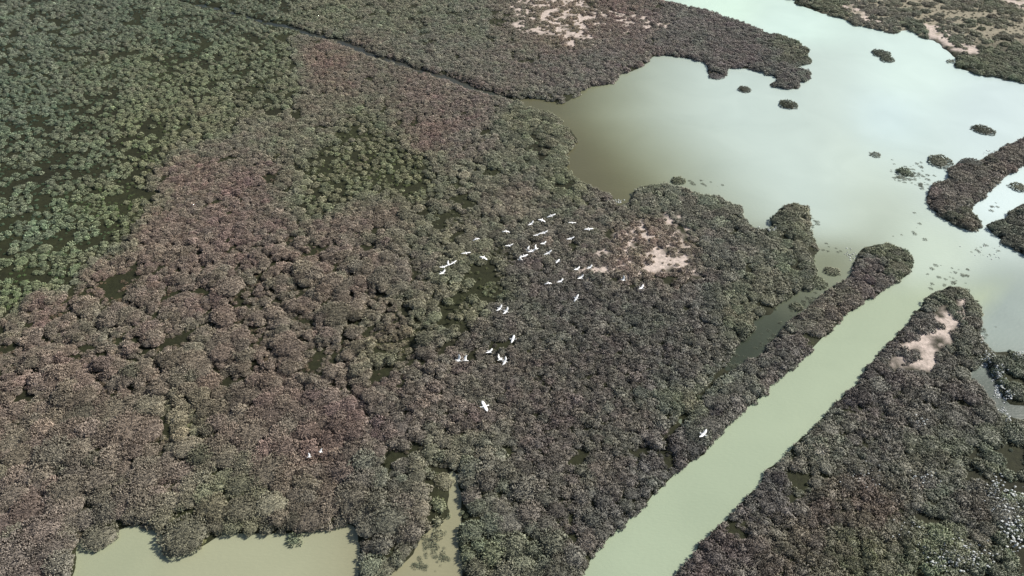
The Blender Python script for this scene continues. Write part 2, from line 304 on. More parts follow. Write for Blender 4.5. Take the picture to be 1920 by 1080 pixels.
def submesh(name, qs, label):
    u, inv = np.unique(qs, return_inverse=True)
    me = mesh_np(name, verts[u], inv.reshape(-1, 4), M_GROUND, True)
    set_col(me, 'soil', SOIL.reshape(-1, 3)[u])
    o = bpy.data.objects.new(name, me); col.objects.link(o)
    return tag(o, label, None, None, 'structure')
submesh('ground', quads[qk & ~sandq], 'dark wet marsh soil under the scrub')
submesh('sand', quads[qk & sandq], 'pale pinkish dry sand patches between the shrubs')
# the plain beyond and around, below the fine relief
def skirt():
    xs = [-6000, -600, -189, 189, 600, 6000]; ys = [-3000, 15, 299, 900, 9000]
    v = [(x, y, .1) for y in ys for x in xs]; f = []
    for j in range(4):
        for i in range(5):
            if i == 2 and j == 1: continue
            a = j*6+i; f.append((a, a+1, a+7, a+6))
    me = mesh_np('plain', v, f, M_GROUND); set_col(me, 'soil', np.tile(lin((96, 98, 76)), (len(v), 1)))
    o = bpy.data.objects.new('plain', me); col.objects.link(o); tag(o, 'low marsh plain running on beyond the scrub', kind='structure')
skirt()

# ------------------------------------------------------------------ the water: one level sheet, turbidity colour, with sky glare painted into the pale upper right
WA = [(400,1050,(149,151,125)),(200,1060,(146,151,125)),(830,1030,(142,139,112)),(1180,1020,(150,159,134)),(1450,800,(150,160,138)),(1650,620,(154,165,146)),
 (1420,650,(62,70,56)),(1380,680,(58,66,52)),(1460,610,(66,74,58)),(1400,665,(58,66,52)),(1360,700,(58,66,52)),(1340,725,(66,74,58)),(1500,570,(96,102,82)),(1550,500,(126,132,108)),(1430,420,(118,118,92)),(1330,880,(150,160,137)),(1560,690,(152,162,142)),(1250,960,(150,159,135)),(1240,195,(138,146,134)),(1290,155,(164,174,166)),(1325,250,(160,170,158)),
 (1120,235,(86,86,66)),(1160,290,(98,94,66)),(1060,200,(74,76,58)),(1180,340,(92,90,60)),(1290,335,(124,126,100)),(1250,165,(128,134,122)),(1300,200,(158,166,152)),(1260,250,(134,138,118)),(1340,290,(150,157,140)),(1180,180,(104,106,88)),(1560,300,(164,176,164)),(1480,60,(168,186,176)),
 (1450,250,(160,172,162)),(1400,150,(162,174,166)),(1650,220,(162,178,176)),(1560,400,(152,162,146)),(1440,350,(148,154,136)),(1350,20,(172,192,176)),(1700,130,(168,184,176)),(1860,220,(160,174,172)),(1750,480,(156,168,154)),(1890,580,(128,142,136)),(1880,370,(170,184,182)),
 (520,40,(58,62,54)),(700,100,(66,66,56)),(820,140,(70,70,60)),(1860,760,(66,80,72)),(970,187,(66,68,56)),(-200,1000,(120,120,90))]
wx = np.arange(-192, 192.1, 2.0); wy = np.arange(10, 306.1, 2.0); WX, WY = np.meshgrid(wx, wy)
wpx, wpy, _ = pixel(WX.ravel(), WY.ravel())
qx = wpx + 22*(fbm(WX.ravel()*.06, WY.ravel()*.06, 61)-.5); qy = wpy + 16*(fbm(WX.ravel()*.06, WY.ravel()*.06, 67)-.5)
silt_glare = anchors(qx, qy, np.array([lin(a[2])*(.62+.55*smooth(.1, .42, lin(a[2]).mean())) for a in WA]), np.array([a[0] for a in WA], float), np.array([a[1] for a in WA], float), 4.0, 40)
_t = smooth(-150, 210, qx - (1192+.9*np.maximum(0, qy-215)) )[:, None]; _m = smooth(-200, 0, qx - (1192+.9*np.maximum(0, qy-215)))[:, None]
_dk = lin((106, 104, 78))*.62; _ol = lin((128, 131, 98))*.72; _pl = lin((160, 173, 165))*1.08  # dark olive bay, olive middle, pale side brightened with painted glare
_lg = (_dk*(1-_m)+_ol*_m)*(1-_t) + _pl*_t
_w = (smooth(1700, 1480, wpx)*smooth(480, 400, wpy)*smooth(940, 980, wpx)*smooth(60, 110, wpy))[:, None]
silt_glare = silt_glare*(1-_w) + _lg*_w
_dc = np.abs((wpx-1180)*(-560)-(wpy-1090)*565)/math.hypot(565, 560)
_w = (smooth(125, 85, _dc)*smooth(500, 570, wpy))[:, None]
silt_glare = silt_glare*(1-_w) + lin((148, 160, 136))*.93*_w
wi = np.arange(WX.size).reshape(WX.shape)
wq = np.stack([wi[:-1, :-1], wi[:-1, 1:], wi[1:, 1:], wi[1:, :-1]], -1).reshape(-1, 4)
me = mesh_np('water', np.stack([WX.ravel(), WY.ravel(), np.zeros(WX.size)], -1), wq, M_WATER, True); set_col(me, 'silt_glare', silt_glare)
wo = bpy.data.objects.new('water', me); col.objects.link(wo)
tag(wo, 'turbid green water of river, lagoon, canal and ponds', kind='structure')

# ------------------------------------------------------------------ shrub forms: domes of upright sprigs over a leafy core
def dome_mesh(name, rad, hgt, nspr, seed, core=.58, ex=2.0):
    """a low cushion of tufts: irregular outline, flattish top (ex > 2), each tuft a knot of upright sprigs"""
    rd = random.Random(seed); V = []; Fc = []; C = []
    off = Vector((seed*3.1, seed*1.7, 0))
    def rim(a):
        q = Vector((math.cos(a), math.sin(a), 0))
        return 1 + .26*mnoise.noise(q*1.3 + off) + .14*mnoise.noise(q*3.1 + off)
    nt_ = max(5, int(3.14*rad*rad/.13))
    tufts = []
    for k in range(nt_):
        rr = math.sqrt((k+.5)/nt_)*1.0; a = k*2.39996 + rd.uniform(-.4, .4)
        tufts.append((rr*math.cos(a), rr*math.sin(a), rd.uniform(.75, 1.25), rd.uniform(.68, 1.34)))
    ts = .62/math.sqrt(nt_)*1.9
    def top(u, v):      # height over the unit disc, with the tuft nearest to (u, v)
        rho = min(1, math.hypot(u, v)); best = 9; tb = tufts[0]
        for t in tufts:
            d = (u-t[0])**2+(v-t[1])**2
            if d < best: best = d; tb = t
        b = max(0, 1-best/(ts*ts))
        return hgt*((1-rho**ex)**(1/ex)) + (b*tb[2]-.6)*min(.36, .34*hgt+.10), tb
    nr, ns = 4, 14
    for i in range(nr+1):
        rho = math.sin((i/nr)*math.pi/2)
        for k in range(ns):
            a = 2*math.pi*k/ns; r_ = rim(a)
            z = hgt*core*((1-rho**ex)**(1/ex)) - .06 - (.12 if i == nr else 0)
            V.append((rho*math.cos(a)*rad*r_*.9, rho*math.sin(a)*rad*r_*.9, z)); C.append(.8)
    for i in range(nr):
        for k in range(ns):
            a = i*ns+k; b = i*ns+(k+1) % ns
            Fc.append((a, a+ns, b+ns)); Fc.append((a, b+ns, b))
    ga = math.pi*(3-math.sqrt(5))
    for i in range(nspr):
        z = (i+.5)/nspr; rho = min(.995, math.sqrt(1-z*z) if ex < 2.2 else (1-z**1.7)**.5)
        a = i*ga + rd.uniform(-.3, .3); u, v = rho*math.cos(a), rho*math.sin(a)
        h, tb = top(u, v); r_ = rim(a)*rad
        p = Vector((u*r_, v*r_, max(.03, h*rd.uniform(.76, 1.04))))
        lean = Vector((u-tb[0], v-tb[1], 0))*(.55/ts) + Vector((u, v, 0))*rho*rho*.8
        ax = (lean + Vector((rd.uniform(-.35, .35), rd.uniform(-.35, .35), .95))).normalized()
        L = rd.uniform(.16, .42); wd = rd.uniform(.03, .064)
        t1 = ax.orthogonal().normalized(); t2 = ax.cross(t1)
        ph = rd.uniform(0, 6.28); p0 = p - ax*.3*L
        c = tb[3]*(rd.uniform(.45, 1.2) if rd.random() < .82 else rd.uniform(1.15, 1.6))
        b0 = len(V); m = p0 + ax*L*.5
        for k in range(3):
            aa = ph + k*2.094; V.append(tuple(m + (t1*math.cos(aa)+t2*math.sin(aa))*wd)); C.append(c)
        V.append(tuple(p0 + ax*L)); C.append(c*1.1)
        V.append(tuple(p0)); C.append(c)
        for k in range(3):
            Fc.append((b0+k, b0+(k+1) % 3, b0+3)); Fc.append((b0+(k+1) % 3, b0+k, b0+4))
    me = mesh_np(name, V, Fc, M_LEAF)
    set_col(me, 'sprig', np.array(C)[:, None]*np.ones((1, 3)))
    return me
CLS = []            # (nominal radius, [meshes])
for cr, n, forms, ht, ex in ((.38, 64, 8, .36, 2.0), (.68, 190, 8, .47, 2.1), (1.2, 560, 7, .54, 2.4), (2.1, 1500, 5, .74, 2.6)):
    CLS.append((cr, [dome_mesh('shrub', cr, ht, n, 100+int(cr*50)+k, ex=ex) for k in range(forms)]))
protos = bpy.data.collections.new('shrub_forms')       # not linked to the scene: only a source of forms
PO = []
for ci, (cr, ms) in enumerate(CLS):
    for k, me in enumerate(ms):
        o = bpy.data.objects.new('form_%02d' % len(PO), me); protos.objects.link(o); PO.append((ci, cr))
first = {ci: [i for i, p in enumerate(PO) if p[0] == ci] for ci in range(len(CLS))}

# ------------------------------------------------------------------ where shrubs grow: crowns packed by their own size
x0, y0 = [], []
cand = 360000
# candidates evenly over the picture's ground (area-uniform), wider than the frame
cx = rng.uniform(-185, 185, cand*2); cy = rng.uniform(18, 285, cand*2)
cpx, cpy, cdp = pixel(cx, cy)
ok = (cpx > -260) & (cpx < 2180) & (cpy > -120) & (cpy < 1230)
cx, cy, cpx, cpy, cdp = [a[ok] for a in (cx, cy, cpx, cpy, cdp)]
lb = sample(LB, cx, cy); lw = sample(LW, cx, cy)
wpx_, wpy_ = cpx + 46*(fbm(cx*.16, cy*.16, 71)-.5) + 20*(vnoise(cx*.7, cy*.7, 72)-.5), cpy + 34*(fbm(cx*.16, cy*.16, 77)-.5) + 14*(vnoise(cx*.7, cy*.7, 78)-.5)
rad = anchors(wpx_, wpy_, AR)*rng.lognormal(-.03, .30, len(cx)); gap = anchors(wpx_, wpy_, AG)
tint = anchors(wpx_, wpy_, AC)
sandv = sample(SANDM, cx, cy)
rad = np.where(rad > 1.2, .92+(rad-1.2)*.62, rad*.68+.1*smooth(.8, 1.2, rad))
rad *= 1 - .12*smooth(1.0, .7, rad)*smooth(700, 900, cpx)
rad *= 1 - .20*smooth(.75, .95, rad)
rad *= 1 - .34*smooth(.98, 1.12, tint[:, 1]/tint[:, 0])*smooth(.12, .2, gap)*smooth(960, 800, cpx)
gn = .5*fbm(cx*.22, cy*.22, 81) + .5*vnoise(cx*.6, cy*.6, 85)
grank = np.empty(len(gn)); grank[np.argsort(gn)] = np.linspace(0, 1, len(gn))
alive = (lb > .5) & (grank > gap*np.where(tint[:, 1] > tint[:, 0]*1.08, 1.55, 1.1))
# a crown must stand inside the outline it has in the photograph: shrink it, else leave it out
SIL = [(0, -.95, .05), (.68, -.68, .1), (-.68, -.68, .1), (.95, 0, .25), (-.95, 0, .25), (.6, .45, .75), (-.6, .45, .75), (0, .5, .95)]
def fits(x, y, r):
    g = np.ones(len(x), bool)
    for a, b, c in SIL:
        u, v, _ = pixel(x+a*r, y+b*r, .12+c*np.minimum(r*.62, .3+.33*r))
        g &= look(R_LAND, u, v)
        g &= ~(look(R_LANE, u, v) & (c < .9) & (r > .3))
        g &= ~(look(R_SAND, u, v) & (r > .6))
    return g
# winding cracks between the cushions of the brown mats: no crown reaches across a cell's border
cw = smooth(900, 780, cpx)*smooth(400, 480, cpy)*(1-.5*smooth(720, 800, cpy))*smooth(1.06, .98, tint[:, 1]/tint[:, 0])
cc = rng.uniform([-75, 18], [5, 130], (440, 2)); jx = cx + 1.2*(fbm(cx*.5, cy*.5, 151)-.5); jy = cy + 1.2*(fbm(cx*.5, cy*.5, 157)-.5)
lift = np.zeros(len(cx))
zi_ = np.nonzero((cw > .01) & alive)[0]
for q in range(0, len(zi_), 20000):
    ii = zi_[q:q+20000]
    d = np.hypot(jx[ii, None]-cc[None, :, 0], jy[ii, None]-cc[None, :, 1]); d.partition(1, axis=1)
    lim = (d[:, 1]-d[:, 0])*.5 + .02; lift[ii] = cw[ii]*.45*smooth(.1, 1.15, lim)
    rad[ii] = np.where(cw[ii] > rng.uniform(0, 1, len(ii)), np.minimum(rad[ii], np.maximum(lim*1.15, 0)), rad[ii])
alive &= rad > .18
r_try = rad.copy(); done = fits(cx, cy, r_try)
for f_ in (.8, .62, .48, .36):
    m = alive & ~done & (rad*f_ > .2)
    r_try[m] = rad[m]*f_
    ii = np.nonzero(m)[0]; done[ii] = fits(cx[ii], cy[ii], r_try[ii])
rad = r_try; alive &= done
insand = look(R_SAND, cpx, cpy)
alive &= ~insand | (vnoise(cx*.5, cy*.5, 88) > .34 + .22*(cpx > 1600))
pack = np.clip(.66 + .50*smooth(.98, 1.10, tint[:, 1]/tint[:, 0])*smooth(.08, .2, gap)*smooth(1000, 850, cpx) + .2*gap - .06*cw, .56, 1.08)
sel = np.nonzero(alive)[0]
CELL = 2.2; cells = {}; chosen = []
for i in sel[np.argsort(-rad[sel]*rng.uniform(.6, 1.3, len(sel)))]:
    X, Y, r = cx[i], cy[i], rad[i]; pk = pack[i]; gi, gj = int(X//CELL), int(Y//CELL); good = True
    for a in (gi-1, gi, gi+1):
        for b in (gj-1, gj, gj+1):
            for (u, v, q) in cells.get((a, b), ()):
                if (X-u)**2+(Y-v)**2 < (pk*(r+q))**2: good = False; break
            if not good: break
        if not good: break
    if good: cells.setdefault((gi, gj), []).append((X, Y, r)); chosen.append(i)
S = [dict(x=cx[i], y=cy[i], r=rad[i], c=tint[i], px=cpx[i], py=cpy[i], d=cdp[i], up=lift[i], key=None) for i in chosen]
print('shrubs', len(S))

# lone shrubs standing in the water: (pixel x, y, radius m, colour, label)
ISLET = [
 (1655,96,2.2,(72,84,74),'larger of two dark green shrubs standing together in upper river'),
 (1664,109,1.5,(72,84,74),'smaller lower shrub of the pair standing together in upper river'),
 (1398,165,1.6,(86,92,84),'small flat shrub alone in lagoon left below the peninsula tip'),
 (1480,192,2.0,(70,84,66),'dark green round shrub alone in lagoon straight below the peninsula tip'),
 (1845,240,2.0,(80,92,78),'oval green shrub alone in open water near right edge'),
 (1641,288,1.0,(80,90,76),'smallest round shrub alone in the middle of the open lagoon'),
 (1768,298,2.4,(72,84,70),'long dark oval shrub in water just above the right island'),
 (1697,320,1.4,(80,92,78),'shrub ringed by scattered waterweed left of the right island'),
 (1822,305,1.6,(88,84,82),'greyish shrub in water touching upper edge of right island'),
 (1913,348,1.5,(72,80,66),'dark round shrub in pale backwater at right edge'),
 (1344,140,1.7,(84,80,82),'shrub detached in water below the peninsula root'),
 (1783,114,.9,(84,88,78),'tiny shrub in water off the far right shore'),
 (1561,506,1.2,(92,98,78),'low shrub in dark channel left of the bank tip'),
 (1533,526,1.5,(94,100,80),'rounded shrub at mouth of dark channel beside marsh edge'),
 (1512,533,1.2,(92,98,82),'pale green shrub at marsh corner next to dark channel mouth'),
 (1493,574,.8,(88,94,76),'very small shrub in the middle of the dark channel'),
 (1272,336,1.2,(92,98,82),'small shrub off the south shore of the olive lagoon'),
 (553,1010,.8,(84,92,76),'small tuft shrub alone in the lower left pond'),
 (345,1002,2.5,(100,98,78),'big domed shrub bulging out into the lower left pond'),
 (187,998,1.8,(88,92,78),'low green shrub at upper left corner of the lower left pond'),
 (716,100,1.3,(98,98,84),'lone shrub in the narrow ditch across the upper scrub'),
 (832,902,1.1,(98,100,72),'yellowish shrub at the head of the lower middle inlet'),
 (336,780,1.3,(122,120,90),'pale yellow green shrub in the dark gap of left thicket'),
 (820,1003,.7,(96,100,72),'small tuft standing in the lower middle inlet'),
 (1388,795,.0,(0,0,0),''),
]
for (px, py, r, c, lab) in ISLET:
    if r == 0: continue
    X, Y = ground(px, py, r*.3)
    X, Y = float(X), float(Y)
    if py not in (96, 109): pass
    S = [s for s in S if (s['x']-X)**2+(s['y']-Y)**2 > (.75*(s['r']+r))**2 or s['key']]
    S.append(dict(x=X, y=Y, r=r, c=lin(c), px=px, py=py, d=pixel(X, Y)[2], up=0, key=lab))

XS = np.array([s['x'] for s in S]); YS = np.array([s['y'] for s in S])
ZS = np.maximum(sample(GZ, XS, YS), -.12) - .06 + np.array([q['up'] for q in S])
n = len(S)
hue = fbm(XS*.3, YS*.3, 121); hu2 = vnoise(XS*.9, YS*.9, 131)
ALB = 1.60*np.array([1.0, .99, .76])
TINT = np.array([s['c'] for s in S])*ALB
TINT *= 1 + .62*smooth(.22, .11, TINT.mean(1))[:, None]
gr_ = smooth(1.02, 1.14, TINT[:, 1]/TINT[:, 0])[:, None]
TINT *= 1 - gr_*np.array([[.03, .08, .35]])
TINT *= 1 - (1-gr_)*(.06+.08*smooth(900, 700, np.array([s['px'] for s in S])))[:, None]*np.array([[1, 1.04, 1]])
TINT = TINT.mean(1, keepdims=True) + (.53-.06*gr_)*(TINT-TINT.mean(1, keepdims=True))
TINT *= np.array([.72 if q['key'] and q['px'] > 1250 else 1 for q in S])[:, None]
TINT *= (rng.lognormal(0, .15, n))[:, None]
k = ((hue-.5)*.30 + (hu2-.5)*.12)[:, None]
TINT *= 1 + k*np.array([[-.45, .25, -.15]]) + (rng.normal(0, .016, (n, 3)))
TINT = np.clip(TINT, .01, .6)
RS = np.array([s['r'] for s in S])
cr_all = np.array([c[0] for c in CLS])
CI = np.abs(np.log(RS[:, None]/cr_all[None])).argmin(1)
FI = np.array([first[c][rng.integers(len(first[c]))] for c in CI])
SC = RS/cr_all[CI]
ROT = np.stack([rng.normal(0, .06, n), rng.normal(0, .06, n), rng.uniform(0, 6.283, n)], 1)
SCL = np.stack([SC*rng.uniform(.88, 1.15, n), SC*rng.uniform(.88, 1.15, n), SC*rng.uniform(.8, 1.2, n)], 1)

# the 300 that show largest become shrubs of their own
D = np.array([s['d'] for s in S]); PXS = np.array([s['px'] for s in S]); PYS = np.array([s['py'] for s in S])
named = np.array([s['key'] is not None for s in S])
vis = (PXS > 8) & (PXS < 1912) & (PYS > 8) & (PYS < 1076)
size = RS/D*vis + named*10
own = np.zeros(n, bool); own[np.argsort(-size)[:300]] = True
ZONES = [  # pixel polygon, label, group
 ([(0,840),(160,840),(160,1080),(0,1080)],'thicket left of the pond','shrubs on the left shore of the lower left pond'),
 ([(160,860),(420,860),(420,1080),(160,1080)],'pond edge, left half','shrubs along the left half of the pond edge'),
 ([(420,840),(650,840),(650,1080),(420,1080)],'pond edge, right half','shrubs along the right half of the pond edge'),
 ([(640,840),(850,840),(850,1080),(640,1080)],'tongue between pond and inlet','shrubs between the pond and the inlet'),
 ([(840,840),(1160,840),(1100,1080),(840,1080)],'scrub between inlet and canal','shrubs between the inlet and the canal'),
 ([(0,560),(260,560),(260,860),(0,860)],'thicket at left edge','domed shrubs in the thicket at the left edge'),
 ([(260,540),(430,540),(430,870),(260,870)],'yellow shrub thicket','domed shrubs in the left thicket'),
 ([(430,430),(620,430),(620,860),(430,860)],'thicket with dark lanes','domed shrubs between the dark lanes'),
 ([(620,380),(860,380),(860,860),(620,860)],'growth left of the flock','domed shrubs left of the flock'),
 ([(1180,330),(1560,330),(1560,620),(1180,620)],'marsh point beside the lagoon','shrubs on the marsh point'),
 ([(1400,440),(1740,440),(1740,720),(1200,940),(1100,1080),(1040,1080),(1250,820)],'hedge on left canal bank','shrubs on the left canal bank'),
 ([(1780,620),(1920,620),(1920,900),(1780,900)],'growth among the foamy pools','shrubs among the foamy pools'),
 ([(1260,520),(1920,520),(1920,1080),(1260,1080)],'scrub right of the canal','shrubs on the right canal bank'),
 ([(0,0),(960,0),(960,600),(0,600)],'upper green scrub','shrubs in the upper scrub'),
 ([(0,0),(1920,0),(1920,1080),(0,1080)],'dark scrub below the flock','shrubs in the middle scrub'),
]
zid = np.full(n, -1)
for zi, (poly, lab, g) in enumerate(ZONES):
    zid = np.where((zid < 0) & inside(poly, PXS, PYS), zi, zid)
def colour_word(c):
    g = c[1]/c[0]; b = c[2]/c[0]; v = c.mean()
    hue_ = 'olive green' if g > 1.06 else 'grey green' if g > .96 else 'mauve brown' if b > .80 else 'russet brown' if g < .74 else 'brown'
    return hue_
LAB = {}
own_i = np.nonzero(own)[0]
for zi, (poly, lab, g) in enumerate(ZONES):
    mem = [i for i in own_i if zid[i] == zi and not S[i]['key']]
    if not mem: continue
    xs = PXS[mem]; ys = PYS[mem]; rs = RS[mem]
    bins = {}
    for i in mem:
        tx = (PXS[i]-xs.min())/(np.ptp(xs)+1e-6); ty = (PYS[i]-ys.min())/(np.ptp(ys)+1e-6)
        pos = ('upper' if ty < .34 else 'lower' if ty > .66 else 'middle') + (' left' if tx < .34 else ' right' if tx > .66 else ' centre')
        sz = 'broad' if RS[i] > np.quantile(rs, .67) else 'small' if RS[i] < np.quantile(rs, .33) else 'medium'
        bins.setdefault('%s %s shrub, %s of %s' % (sz, colour_word(TINT[i]), pos, lab), []).append(i)
    ORD = ['leftmost', 'second from left', 'third from left', 'fourth from left', 'fifth from left', 'sixth from left']
    for t_, ids in bins.items():
        for q, i in enumerate(sorted(ids, key=lambda k: PXS[k])):
            LAB[i] = t_ if len(ids) == 1 else t_ + ', ' + (ORD[q] if q < 6 else 'far right')
for i in own_i:
    o = bpy.data.objects.new('shrub', CLS[CI[i]][1][FI[i]-first[CI[i]][0]])
    o.location = (XS[i], YS[i], ZS[i]); o.rotation_euler = ROT[i]; o.scale = SCL[i]*np.array([1, 1, .85 if S[i]['key'] else 1])
    o['tint'] = [float(v) for v in TINT[i]]
    if S[i]['key']: tag(o, S[i]['key'], 'shrub', 'lone shrubs at the water')
    else: tag(o, LAB[i], 'shrub', ZONES[zid[i]][2])
    col.objects.link(o)

# ------------------------------------------------------------------ the rest of the scrub: uncountable growth, one object for each kind of growth
def scatter_group(coll, nm):
    g = bpy.data.node_groups.new(nm, 'GeometryNodeTree'); g.is_modifier = True
    g.interface.new_socket('Geometry', in_out='INPUT', socket_type='NodeSocketGeometry')
    g.interface.new_socket('Geometry', in_out='OUTPUT', socket_type='NodeSocketGeometry')
    gi = g.nodes.new('NodeGroupInput'); go = g.nodes.new('NodeGroupOutput')
    ci = g.nodes.new('GeometryNodeCollectionInfo'); ci.inputs['Collection'].default_value = coll; ci.inputs['Separate Children'].default_value = True; ci.inputs['Reset Children'].default_value = True
    ip = g.nodes.new('GeometryNodeInstanceOnPoints'); ip.inputs['Pick Instance'].default_value = True
    def na(nm, t):
        x = g.nodes.new('GeometryNodeInputNamedAttribute'); x.data_type = t; x.inputs['Name'].default_value = nm
        return x.outputs['Attribute']
    e2r = g.nodes.new('FunctionNodeEulerToRotation')
    g.links.new(gi.outputs[0], ip.inputs['Points']); g.links.new(ci.outputs[0], ip.inputs['Instance'])
    g.links.new(na('form', 'INT'), ip.inputs['Instance Index']); g.links.new(na('turn', 'FLOAT_VECTOR'), e2r.inputs[0]); g.links.new(e2r.outputs[0], ip.inputs['Rotation'])
    g.links.new(na('size', 'FLOAT_VECTOR'), ip.inputs['Scale']); g.links.new(ip.outputs[0], go.inputs[0])
    return g
GN = scatter_group(protos, 'scatter_shrubs')
def scatter(name, label, cat, m, X, Y, Z, F_, T_, Sz, Cl, group=GN):
    me = bpy.data.meshes.new(name); me.vertices.add(int(m.sum()))
    me.vertices.foreach_set('co', np.stack([X[m], Y[m], Z[m]], 1).astype(np.float32).ravel())
    a = me.attributes.new('form', 'INT', 'POINT'); a.data.foreach_set('value', F_[m].astype(np.int32))
    a = me.attributes.new('turn', 'FLOAT_VECTOR', 'POINT'); a.data.foreach_set('vector', T_[m].astype(np.float32).ravel())
    a = me.attributes.new('size', 'FLOAT_VECTOR', 'POINT'); a.data.foreach_set('vector', Sz[m].astype(np.float32).ravel())
    set_col(me, 'tint', Cl[m])
    me.materials.append(M_LEAF)
    o = bpy.data.objects.new(name, me); col.objects.link(o)
    md = o.modifiers.new('scatter', 'NODES'); md.node_group = group
    return tag(o, label, cat, None, 'stuff')
greenish = TINT[:, 1] > TINT[:, 0]*1.02
leftside = PXS < 1000 + (PYS > 600)*(PYS-600)*.1
rest = ~own
far = (PXS > 1440) & (PYS < 170) | ((PXS > 1540) & (PYS < 60))
scatter('green_scrub', 'mass of green tufted scrub on dark wet ground, upper left', 'scrub', rest & greenish & leftside & ~far, XS, YS, ZS, FI, ROT, SCL, TINT)
scatter('brown_scrub', 'dense mauve brown scrub covering the left of the marsh', 'scrub', rest & ~greenish & leftside & ~far, XS, YS, ZS, FI, ROT, SCL, TINT)
scatter('dark_scrub', 'dark grey brown scrub of the middle marsh and canal banks', 'scrub', rest & ~leftside & ~far, XS, YS, ZS, FI, ROT, SCL, TINT)
scatter('far_scrub', 'patchy olive scrub on the far shore, upper right', 'scrub', rest & far, XS, YS, ZS, FI, ROT, SCL, TINT)

# low seedlings between the crowns, on the sand and along the shores
m_ = 26000
ux = rng.uniform(-185, 185, m_*3); uy = rng.uniform(18, 285, m_*3); upx, upy, _ = pixel(ux, uy)
ok = (upx > -200) & (upx < 2120) & (upy > -100) & (upy < 1200) & (sample(LB, ux, uy) > .5)
us = sample(SANDM, ux, uy)
ok &= (us < .4) | (vnoise(ux*.6, uy*.6, 141) > .34 + .3*(upx > 1600))
ux, uy, upx, upy = ux[ok][:m_], uy[ok][:m_], upx[ok][:m_], upy[ok][:m_]
un = len(ux); uc = anchors(upx, upy, AC)*rng.lognormal(0, .2, (un, 1))*np.array([[.95, 1.0, .85]])
ur = rng.uniform(.3, .75, un)
scatter('low_growth', 'low seedlings and stubble on soil and sand between the shrubs', 'ground cover', np.ones(un, bool), ux, uy, sample(GZ, ux, uy)-.03,
        rng.integers(0, 6, un), np.stack([0*ux, 0*ux, rng.uniform(0, 6.28, un)], 1), np.stack([ur, ur, ur*rng.uniform(.6, 1.1, un)], 1), uc)

# waterweed: small dark tufts breaking the surface
wp = []
for (px, py, sx, sy, c) in ((1705,325,34,20,70),(1730,345,24,12,22),(1785,520,40,30,36),(1850,470,24,16,14),(810,1030,24,34,36),(790,1060,30,14,14),(1530,420,12,8,8),(1860,385,14,8,8),(1500,590,30,22,14),(1300,345,60,8,22),(1720,440,60,30,8),(1560,470,30,20,8),(1690,330,14,8,30),(1845,630,16,18,14),(1440,640,50,40,40),(1520,565,40,20,30),(1370,690,30,30,30)):
    for _ in range(c): wp.append((random.gauss(px, sx*.5), random.gauss(py, sy*.5)))
wp = np.array(wp); vx, vy = ground(wp[:, 0], wp[:, 1]); okw = sample(LB, vx, vy) < .45; vx, vy = vx[okw], vy[okw]; vn = len(vx); vr = rng.uniform(.25, .75, vn)
scatter('waterweed', 'scattered dark waterweed tufts breaking the water surface', 'waterweed', np.ones(vn, bool), vx, vy, np.full(vn, -.05), rng.integers(0, 6, vn),
        np.stack([0*vx, 0*vx, rng.uniform(0, 6.28, vn)], 1), np.stack([vr*1.3, vr*1.3, vr*.45], 1), np.tile(lin((78, 84, 66)), (vn, 1)))

# white foam and salt scum caught among the shrubs
def foam():
    V = []; Fc = []
    spots = ((1848,680,10,12,60,.5),(1868,700,10,12,70,.5),(1872,735,8,14,80,.5),(1888,745,6,8,30,.6),(1905,672,10,8,50,.5),(1885,790,5,6,14,.8),(1880,770,6,6,14,.6),(1862,930,24,30,150,.34),(1890,960,24,36,220,.34),(1800,1050,50,24,200,.3),(1760,1040,40,26,120,.28),
             (1900,1010,20,30,160,.32),(1440,436,20,5,50,.4),(1595,478,10,8,40,.4),(1160,378,10,4,40,.45),(1730,905,26,18,60,.28),(1720,795,12,10,34,.28),(1840,640,4,14,14,.45),(1620,900,40,20,60,.22),(1700,1000,40,24,60,.22),(1850,285,16,4,16,.3),(1850,470,30,20,16,.25))
    rd = random.Random(4)
    for (px, py, sx, sy, c, sz) in spots:
        for _ in range(int(c*(1.1 if px > 1830 and py < 800 else .6))):
            a, b = ground(rd.gauss(px, sx*.55), rd.gauss(py, sy*.55)); a = float(a); b = float(b)
            z = max(0, float(sample(GZ, np.array([a]), np.array([b]))[0]))+.02
            if float(sample(LB, np.array([a]), np.array([b]))[0]) > .6: z += rd.uniform(.05, .55)
            r = min(sz, .3)*rd.uniform(.2, .7); k = rd.randint(5, 7); b0 = len(V); tx, ty = rd.uniform(-.25, .25), rd.uniform(-.25, .25)
            for lev, sc_ in ((0, 1), (.10*r+.03, .7)):
                for q in range(k):
                    an = 6.283*q/k; rr = r*sc_*rd.uniform(.55, 1.1); dx, dy = rr*math.cos(an), rr*math.sin(an)*.7
                    V.append((a+dx, b+dy, z+lev+dx*tx+dy*ty))
            V.append((a, b, z+.16*r+.05)); top = len(V)-1
            for q in range(k):
                p, s2 = b0+q, b0+(q+1) % k
                Fc += [(p, s2, s2+k), (p, s2+k, p+k), (p+k, s2+k, top)]
    me = mesh_np('foam', V, Fc, M_FOAM); o = bpy.data.objects.new('foam', me); col.objects.link(o)
    tag(o, 'white foam and salt scum flecks caught among the right shrubs', 'foam', None, 'stuff')
foam()

